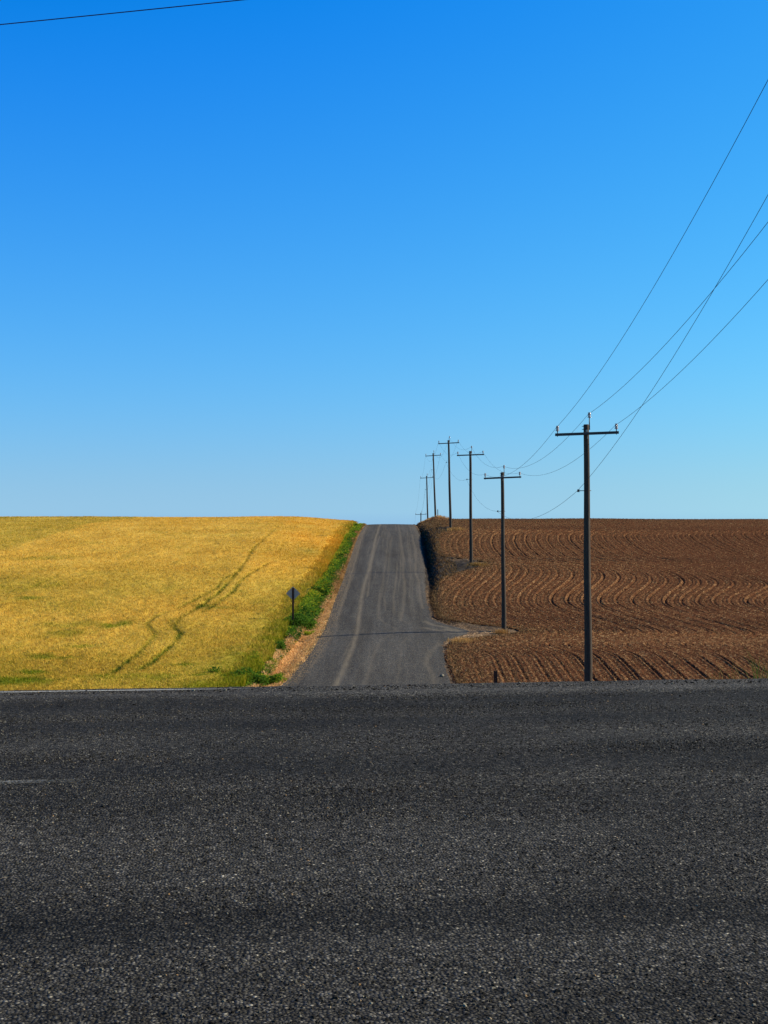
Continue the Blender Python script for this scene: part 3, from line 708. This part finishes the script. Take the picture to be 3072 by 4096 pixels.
def make_pole():
    root = empty('utility_pole', (0, 0, 0))
    bm = bm_new()
    zs = [-1.6, -.1, .4, 1.2, 2.4, 3.8, 5.2, 6.6, 8.0, 9.2, 10.0, HP - .02, HP]
    pts = [(.010 * math.sin(z * .9), .010 * math.cos(z * 1.3), z) for z in zs]
    bm_tube(bm, pts, [.158 - .0052 * max(z, 0) for z in zs[:-1]] + [.088], 18, jitter=.03)
    bm_obj('shaft', bm, M_WOOD, root)
    arm_rot = Matrix.Rotation(math.radians(-1.7), 3, 'Y')
    bm = bm_new(); bm_box(bm, (0, -.155, ARM_Z), (2.44, .085, .104), .008, arm_rot)
    bm_obj('crossarm', bm, M_ARM, root, smooth=False)
    for sx in (-1, 1):
        insulator(root, sx * 1.13, -.155, ARM_Z + .052 + sx * 1.13 * math.sin(math.radians(1.7)), .135)
    # ridge pin with its own insulator, strapped to the right of the pole top
    bm = bm_new(); bm_tube(bm, [(.122, 0, HP - .21), (.122, 0, HP + .27)], [.021, .019], 10)
    bm_tube(bm, [(.10, 0, HP - .08), (.15, 0, HP - .08)], .012, 8); bm_tube(bm, [(.10, 0, HP - .18), (.155, 0, HP - .18)], .012, 8)
    bm_obj('ridge_pin', bm, M_IRON, root)
    insulator(root, .122, 0, HP + .17, .0)
    for dz in (-.075, -.19):
        bm = bm_new(); bm_tube(bm, [(-.09, 0, HP + dz), (-.165, 0, HP + dz)], .011, 8); bm_tube(bm, [(-.10, 0, HP + dz), (-.112, 0, HP + dz)], .026, 6)
        bm_obj('bolt', bm, M_IRON, root)
    bm = bm_new(); bm_box(bm, (.0, -.119, HP - .26), (.075, .02, .085), .004); bm_obj('gain_plate', bm, M_PLATE, root)
    bm = bm_new(); bm_box(bm, (.025, -.121, HP - .50), (.035, .02, .12), .004); bm_tube(bm, [(.025, -.12, HP - .47), (.025, -.15, HP - .47)], .014, 6)
    bm_obj('arm_bolt', bm, M_PLATE, root)
    zb = HP - 2.55
    bm = bm_new(); bm_tube(bm, [(-.30, 0, zb), (.17, 0, zb)], .014, 8); bm_tube(bm, [(-.34, 0, zb + .045), (-.27, 0, zb + .045), (-.27, 0, zb - .045), (-.34, 0, zb - .045)], .008, 6)
    br = bm_obj('neutral_bracket', bm, M_IRON, root)
    bm = bm_new(); bm_lathe(bm, [(.02, -.05), (.042, -.045), (.042, -.02), (.024, -.006), (.024, .006), (.042, .02), (.042, .045), (.02, .05)], (-.33, 0, zb), 12)
    bm_obj('spool', bm, M_IRON, br)
    return root

TOPS = [4.87, 4.10, 6.99, 9.85, 10.58, 8.30, 1.33]
LEAN = [.45, .6, .4, 1.35, 2.05, 1.5, .2]         # degrees the pole tops lean to the left
ARM_T = [0, -.35, .6, .2, -2.2, -.4, -1.4]
LABELS = ['tall dark wooden utility pole, largest of the row, foot hidden behind the black paved road',
          'wooden utility pole in the gravel turnout, its shadow crossing the road lowest on the hill',
          'wooden utility pole in the dark bare notch cut into the ploughed field',
          'wooden utility pole with the crossarm highest against the sky, foot on dark bank',
          'wooden utility pole on the dry grass mound at the crest beside a short fence post',
          'wooden utility pole just left of the crest mound, foot hidden behind dry grass',
          'farthest utility pole, only crossarm and upper shaft showing above the road crest']
proto = make_pole()
poles = []
for k, (x, y) in enumerate(POLES):
    p = proto if k == 0 else copy_tree(proto)
    ln = math.radians(LEAN[k])
    p.rotation_euler = (0, -ln, 0)
    p.location = (x, y, TOPS[k] - HP * math.cos(ln))
    tag(p, LABELS[k], 'utility pole', 'utility poles lining the right side of the gravel road')
    poles.append(p)

def at_pole(k, loc):
    ln = math.radians(LEAN[k]); R = Matrix.Rotation(-ln, 3, 'Y')
    return R @ Vector(loc) + Vector((POLES[k][0], POLES[k][1], TOPS[k] - HP * math.cos(ln)))

def bm_wire(name, spans, r, mat, label):
    bm = bm_new(); pts = []
    for (a, b, sag, n) in spans:
        a, b = Vector(a), Vector(b)
        for i in range(n + (0 if (a, b) != spans[-1][:2] else 0)):
            t = i / n; q = a.lerp(b, t); q.z -= 4 * sag * t * (1 - t); pts.append(q)
    pts.append(Vector(spans[-1][1]))
    bm_tube(bm, pts, r, 6)
    return tag(bm_obj(name, bm, mat), label, 'power line', 'power lines strung along the poles')

CURV = .0054
def line(label, local, near, shift):
    at = [at_pole(k, local) for k in range(7)]
    spans = []
    a0 = at[0]; far = Vector((a0.x + shift, -22, near[2] + .3)); p0 = Vector(near)
    spans.append((far, p0, .9, 16))
    seq = [p0] + at + [Vector((8.2 + local[0], 332, -7 + local[2] - HP))]
    for a, b in zip(seq[:-1], seq[1:]):
        L = (a - b).length; spans.append((a, b, CURV * L * L / 8, 28))
    bm_wire('power_line', spans, .0065, M_WIRE, label)
sl = math.sin(math.radians(1.7)) * 1.13
iz = ARM_Z + .052 + .225
line('thin dark power line tied to the left insulators of the crossarms', (-1.13 - .04, -.155, iz - sl), (6.62, 15, 10.8), 0)
line('thin dark power line tied to the topmost insulators above the pole tops', (.122 - .04, 0, HP + .39), (7.98, 15, 9.78), 0)
line('thin dark power line tied to the right insulators of the crossarms', (1.13 - .04, -.155, iz + sl), (8.99, 15, 10.0), 0)
line('thin dark power line tied to the low side brackets halfway down the poles', (-.36, 0, HP - 2.55), (7.5, 15, 10.96), 0)
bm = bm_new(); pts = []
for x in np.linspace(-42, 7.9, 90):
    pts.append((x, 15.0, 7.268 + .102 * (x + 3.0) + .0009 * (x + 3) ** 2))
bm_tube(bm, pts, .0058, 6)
tag(bm_obj('power_line', bm, mat_simple('violet_fringe_cable', [(.4, (.025, .012, .10)), (.6, (.035, .02, .14))], 10, .6)), 'single dark cable crossing the upper left corner of the sky', 'power line')  # violet is lens colour fringing, painted into the dark cable's base colour

# ------------------------------------------------------------------ road sign seen from behind
sx, sy = -6.02, 86.0
gz = float(H(sx, sy))
sign = empty('road_sign', (sx, sy, gz))
tag(sign, 'diamond road sign seen from its grey back, on a rusty post in the weeds', 'road sign')
zt = 1.5 - (2048 - 2348) / 5200 * -86.0 - gz                   # top corner of the plate
zt = (1.5 - (2347 - 2048) / 5200 * 86.0) - gz
bm = bm_new()                                                   # flanged U-channel post
pw = .052
for (cx, cy, w, d) in ((0, 0, pw * 1.5, .012), (-pw * .75 - .003, .017, .012, .045), (pw * .75 + .003, .017, .012, .045), (-pw * 1.02, .044, .030, .010), (pw * 1.02, .044, .030, .010)):
    bm_box(bm, (cx, cy, (zt - .07 - .6) / 2), (w, d, zt - .07 + .6), .002)
bm_obj('post', bm, M_RUST, sign, smooth=False)
hd = .462
bm = bm_new()
ring = []
cr = .03
for (ax, az) in ((0, 1), (1, 0), (0, -1), (-1, 0)):             # rounded corners
    for t in (-1, -.5, 0, .5, 1):
        tx, tz = az, -ax
        off = t * cr; q = cr * (.55 - .25 * (1 - abs(t)) )
        ring.append((ax * (hd - q) + tx * off * .9, az * (hd - q) + tz * off * .9))
zc = zt - .445
f1 = [bm.verts.new((x, .052, zc + z)) for x, z in ring]; f2 = [bm.verts.new((x, .058, zc + z)) for x, z in ring]
bm.faces.new(f1); bm.faces.new(list(reversed(f2)))
for i in range(len(ring)): bm.faces.new((f1[i], f1[(i + 1) % len(ring)], f2[(i + 1) % len(ring)], f2[i]))
pl = bm_obj('sign_plate', bm, M_PLATE, sign, smooth=False)
for dz in (.2, -.2):
    bm = bm_new(); bm_tube(bm, [(0, -.02, zc + dz), (0, .05, zc + dz)], .011, 6); bm_obj('bolt', bm, M_IRON, pl)

# ------------------------------------------------------------------ perforated marker post
mx, my = 3.55, 41.0
mz = float(H(mx, my))
ztop = 1.5 - (2683 - 2048) / 5200 * my
hgt = ztop - mz
mk = empty('marker_post', (mx, my, mz), (0, math.radians(-1.6), 0))
tag(mk, 'short black perforated marker post sticking up behind the paved road edge', 'marker post')
bm = bm_new()
wd = .088; pitch = .055; hole = .012; nz = int((hgt + .5) / pitch)
xsr = [-wd / 2, -hole / 2, hole / 2, wd / 2]
def panel(y):
    grid = {}
    zz = []
    for i in range(nz):
        z0 = hgt - i * pitch; zz += [z0, z0 - pitch / 2 + hole / 2, z0 - pitch / 2 - hole / 2]
    zz.append(hgt - nz * pitch)
    vs = [[bm.verts.new((x, y, z)) for x in xsr] for z in zz]
    for i in range(len(zz) - 1):
        for j in range(3):
            if i % 3 == 1 and j == 1: continue
            bm.faces.new((vs[i][j], vs[i][j + 1], vs[i + 1][j + 1], vs[i + 1][j]))
    return vs
a = panel(0); b = panel(.004)
for i in range(len(a) - 1):
    for j in (0, 3): bm.faces.new((a[i][j], a[i + 1][j], b[i + 1][j], b[i][j]))
    if i % 3 == 1:
        for j in (1, 2): bm.faces.new((a[i][j], a[i + 1][j], b[i + 1][j], b[i][j]))
        for q in (i, i + 1): bm.faces.new((a[q][1], a[q][2], b[q][2], b[q][1]))
bm.faces.new((a[0][0], a[0][1], b[0][1], b[0][0])); bm.faces.new((a[0][1], a[0][2], b[0][2], b[0][1])); bm.faces.new((a[0][2], a[0][3], b[0][3], b[0][2]))
bm_obj('web', bm, M_BLACK, mk, smooth=False)
for sgn in (-1, 1):
    bm = bm_new(); bm_box(bm, (sgn * (wd / 2 + .003), .020, (hgt - .5) / 2), (.005, .045, hgt + .5), .001); bm_obj('flange', bm, M_BLACK, mk, smooth=False)

# ------------------------------------------------------------------ fence post on the crest mound
fx, fy = 8.28, 200.5
fz = float(H(fx, fy))
bm = bm_new(); zs = [-.4, .0, .3, .7, 1.0, 1.17, 1.2]
bm_tube(bm, [(.015 * math.sin(z * 4) + .02 * z, 0, z) for z in zs], [.062, .06, .056, .058, .054, .05, .035], 12, jitter=.06)
fp = bm_obj('fence_post', bm, M_WOOD); fp.location = (fx, fy, fz)
tag(fp, 'short dark wooden fence post on the mound beside the crest utility pole', 'fence post')

# ------------------------------------------------------------------ rock on the gravel
rx, ry = 3.12, 69.8
bm = bm_new(); bmesh.ops.create_icosphere(bm, subdivisions=3, radius=.11)
for v in bm.verts:
    p = v.co.copy(); n = math.sin(p.x * 31 + 2) * .12 + math.sin(p.y * 41 + p.z * 23) * .10 + random.uniform(-.03, .03)
    v.co = Vector((p.x * 1.15, p.y * .9, p.z * .75)) * (1 + n)
rk = bm_obj('rock', bm, M_GREYROCK, smooth=False); rk.location = (rx, ry, float(H(rx, ry)) + .075)
tag(rk, 'lone pale rock lying near the right edge of the gravel road', 'rock')

# ------------------------------------------------------------------ weed clumps and grass tufts
def clump(name, label, cat, x, y, rx_, ry_, h, n, leaf, tone0, flower, seed, group=None):
    g = np.random.default_rng(seed)
    root = empty(name, (x, y, float(H(x, y)))); tag(root, label, cat, group)
    nb = 14                                                         # overlapping shoots make an uneven outline
    bx = g.normal(0, .42, nb) * rx_; by = g.normal(0, .42, nb) * ry_; bh = h * g.uniform(.55, 1.05, nb) * np.exp(-.5 * (bx / rx_) ** 2 * .6); br = g.uniform(.22, .42, nb) * min(rx_, ry_)
    i = g.integers(0, nb, n)
    t = g.random(n) ** .6
    P = np.stack([bx[i] + g.normal(0, 1, n) * br[i] * (1.15 - .6 * t), by[i] + g.normal(0, 1, n) * br[i] * (1.15 - .6 * t), bh[i] * t], -1)
    zz = H(P[:, 0] + x, P[:, 1] + y) - float(H(x, y)); P[:, 2] += zz
    tone = np.clip(tone0 + .10 * g.normal(0, 1, n) + .16 * g.normal(0, 1, nb)[i], 0, 1)
    fl = (g.random(n) < flower * (t > .7)).astype(float)
    v, f = leaves(P, g.uniform(.04, .085, n) * leaf, g)
    tq, gq = np.repeat(tone, 4), np.repeat(1 - fl, 4); f = np.concatenate([f[:, [0, 1, 2]], f[:, [0, 2, 3]]])
    m = nb * 3; j = g.integers(0, nb, m)
    v2, f2 = blades(bx[j] + g.normal(0, .1, m) * rx_, by[j] + g.normal(0, .1, m) * ry_, np.zeros(m) - .05, bh[j] * .95, np.full(m, .02), .5, g)
    np_mesh('foliage', np.concatenate([v, v2]), np.concatenate([f, f2 + len(v)]), M_WEED, {'tone': np.concatenate([tq, np.full(len(v2), .35)]), 'green': np.concatenate([gq, np.ones(len(v2))])}, parent=root)
    return root
clump('weed_clump', 'dense dark green weed clump growing around the road sign post', 'weeds', -5.55, 87.1, .95, 1.4, .9, 5200, 1.0, .30, .0, 101)
clump('weed_clump', 'bushy green weed clump at the bottom left verge beside the paved road', 'weeds', -6.9, 68.2, 1.3, 1.0, .75, 4200, 1.0, .55, .05, 102)
clump('weed_clump', 'olive green weed clump on the left where the gravel road meets the sky', 'weeds', -3.85, 189, .55, 4.0, .75, 2200, 1.7, .75, .12, 103)
clump('weed_clump', 'small bright green weed beside the dry tan grass below the sign', 'weeds', -5.0, 84.6, .35, .4, .32, 500, .8, .9, .05, 104)
clump('weed_clump', 'ragged green weeds between wheat and dry grass at the lower verge', 'weeds', -6.3, 78.2, .35, 1.0, .7, 1100, .9, .40, .0, 105)
clump('weed_clump', 'tall green weed bank with yellow flowers along the middle of the left road edge', 'weeds', -4.75, 104, .6, 5.0, .6, 4500, 1.15, .55, .08, 106)

clump('weed_clump', 'low green weed clump spreading into the wheat right at the paved road edge', 'weeds', -8.6, 67.4, 1.2, .9, .95, 2600, 1.0, .55, .03, 107)
clump('weed_clump', 'yellow green weeds at the wheat corner above the bottom left verge', 'weeds', -7.3, 72.2, .7, 1.6, .7, 2000, 1.0, .70, .06, 108)

def tuft(name, label, x, y, r, h, n, tone0, green, seed, lean=.9, w=.02, z=None):
    g = np.random.default_rng(seed)
    px, py = g.normal(0, .5, n) * r, g.normal(0, .5, n) * r
    v, f = blades(px, py, H(x + px, y + py) - float(H(x, y)) - .03, h * g.uniform(.45, 1.05, n), np.full(n, w) * g.uniform(.6, 1.3, n), lean, g)
    o = np_mesh(name, v, f, M_DRY, {'tone': np.repeat(np.clip(tone0 + g.normal(0, .16, n), 0, 1), 5), 'green': np.repeat(np.clip(green + g.normal(0, .15, n) * (green > 0), 0, 1), 5)})
    o.location = (x, y, float(H(x, y))); return tag(o, label, 'grass tuft')
tuft('grass_tuft', 'brown dry grass tuft at the foot of the pole in the gravel turnout', 7.55, 83.9, .42, .42, 420, .16, .0, 201, .8, .03)
tuft('grass_tuft', 'pale dry grass tuft where the gravel turnout corner meets the field', 4.9, 80.9, .7, .34, 480, .34, .05, 202, .9, .03)
tuft('grass_tuft', 'olive dry grass tuft at the foot of the pole in the dark notch', 8.35, 116.0, .7, .5, 500, .16, .25, 203, .9, .04)
tuft('grass_tuft', 'straw coloured grass tuft at the foot of the pole on the dark bank', 8.2, 150.2, 1.0, .5, 400, .22, .05, 204, .9, .05)
tuft('grass_tuft', 'wispy dry grass on the crest mound beside the short fence post', 8.9, 200.2, 1.0, .55, 260, .35, .0, 205, .8, .05)
tuft('grass_tuft', 'wispy dry grass below the pole left of the crest mound', 6.4, 199.5, .9, .45, 260, .45, .0, 206, .8, .05)
tuft('grass_tuft', 'fresh green grass tuft at the right end of the paved road edge', 4.05, 13.6, .22, .74, 110, .6, .95, 207, .55, .006)
tuft('grass_tuft', 'sparse low green grass sprigs left of the tallest green tuft by the paved edge', 3.5, 13.5, .30, .60, 40, .5, .8, 208, .7, .005)

# ------------------------------------------------------------------ camera, sun, sky
cam = bpy.data.cameras.new('camera'); co = bpy.data.objects.new('camera', cam); C.objects.link(co)
co.location = (0, 0, 1.5); co.rotation_euler = (PI / 2, 0, 0)
cam.sensor_fit = 'VERTICAL'; cam.sensor_height = 36; cam.lens = 36 * 5200 / 4096; cam.clip_end = 6000; cam.clip_start = .05
scene.camera = co

SUN_EL, SUN_AZ = math.radians(34), math.radians(12)             # azimuth measured from +X towards +Y
sd = Vector((math.cos(SUN_EL) * math.cos(SUN_AZ), math.cos(SUN_EL) * math.sin(SUN_AZ), math.sin(SUN_EL)))
L = bpy.data.lights.new('sun', 'SUN'); L.energy = 5.0; L.angle = math.radians(.5); L.color = (1.0, .91, .74)
lo = bpy.data.objects.new('sun', L); C.objects.link(lo); lo.rotation_euler = (-sd).to_track_quat('-Z', 'Y').to_euler()
w = bpy.data.worlds.new('World'); scene.world = w; w.use_nodes = True
nt = w.node_tree; bg = nt.nodes['Background']
sky = nt.nodes.new('ShaderNodeTexSky'); sky.sky_type = 'NISHITA'; sky.sun_disc = False
sky.sun_elevation = SUN_EL; sky.sun_rotation = PI / 2 - SUN_AZ
sky.air_density = 1.0; sky.dust_density = 0.0; sky.ozone_density = 3.0; sky.altitude = 900
# the camera's colour response: a fixed 3x3 + offset on the sky's own radiance (deep saturated blue, as this camera renders it)
RESP = (((.147, .469, -.112), -.065), ((.688, -.402, .927), -.111), ((.765, -1.374, 1.208), .585))
SKY_K = .1                                                      # offsets below are for strength .1
sep = nt.nodes.new('ShaderNodeSeparateColor'); com = nt.nodes.new('ShaderNodeCombineColor'); nt.links.new(sky.outputs[0], sep.inputs[0])
def wmath(op, a, b):
    n = nt.nodes.new('ShaderNodeMath'); n.operation = op
    for s_, v_ in ((n.inputs[0], a), (n.inputs[1], b)):
        if isinstance(v_, float): s_.default_value = v_
        else: nt.links.new(v_, s_)
    return n.outputs[0]
for ch, (row, off) in enumerate(RESP):
    acc = None
    for c in range(3):
        q = wmath('MULTIPLY', sep.outputs[c], float(row[c])); acc = q if acc is None else wmath('ADD', acc, q)
    acc = wmath('ADD', acc, off / SKY_K)
    if ch == 2:                                                   # blue falls off with the sky's own blue towards the zenith
        n = nt.nodes.new('ShaderNodeMath'); n.operation = 'SMOOTH_MIN'; n.inputs[2].default_value = .6
        nt.links.new(acc, n.inputs[0]); nt.links.new(wmath('MULTIPLY', sep.outputs[2], 2.2), n.inputs[1]); acc = n.outputs[0]
    acc = wmath('MAXIMUM', acc, .02)
    nt.links.new(acc, com.inputs[ch])
nt.links.new(com.outputs[0], bg.inputs['Color']); bg.inputs['Strength'].default_value = SKY_K / 2 ** .6
vs = scene.view_settings; vs.view_transform = 'Standard'; vs.look = 'None'; vs.exposure = .6; vs.gamma = 1
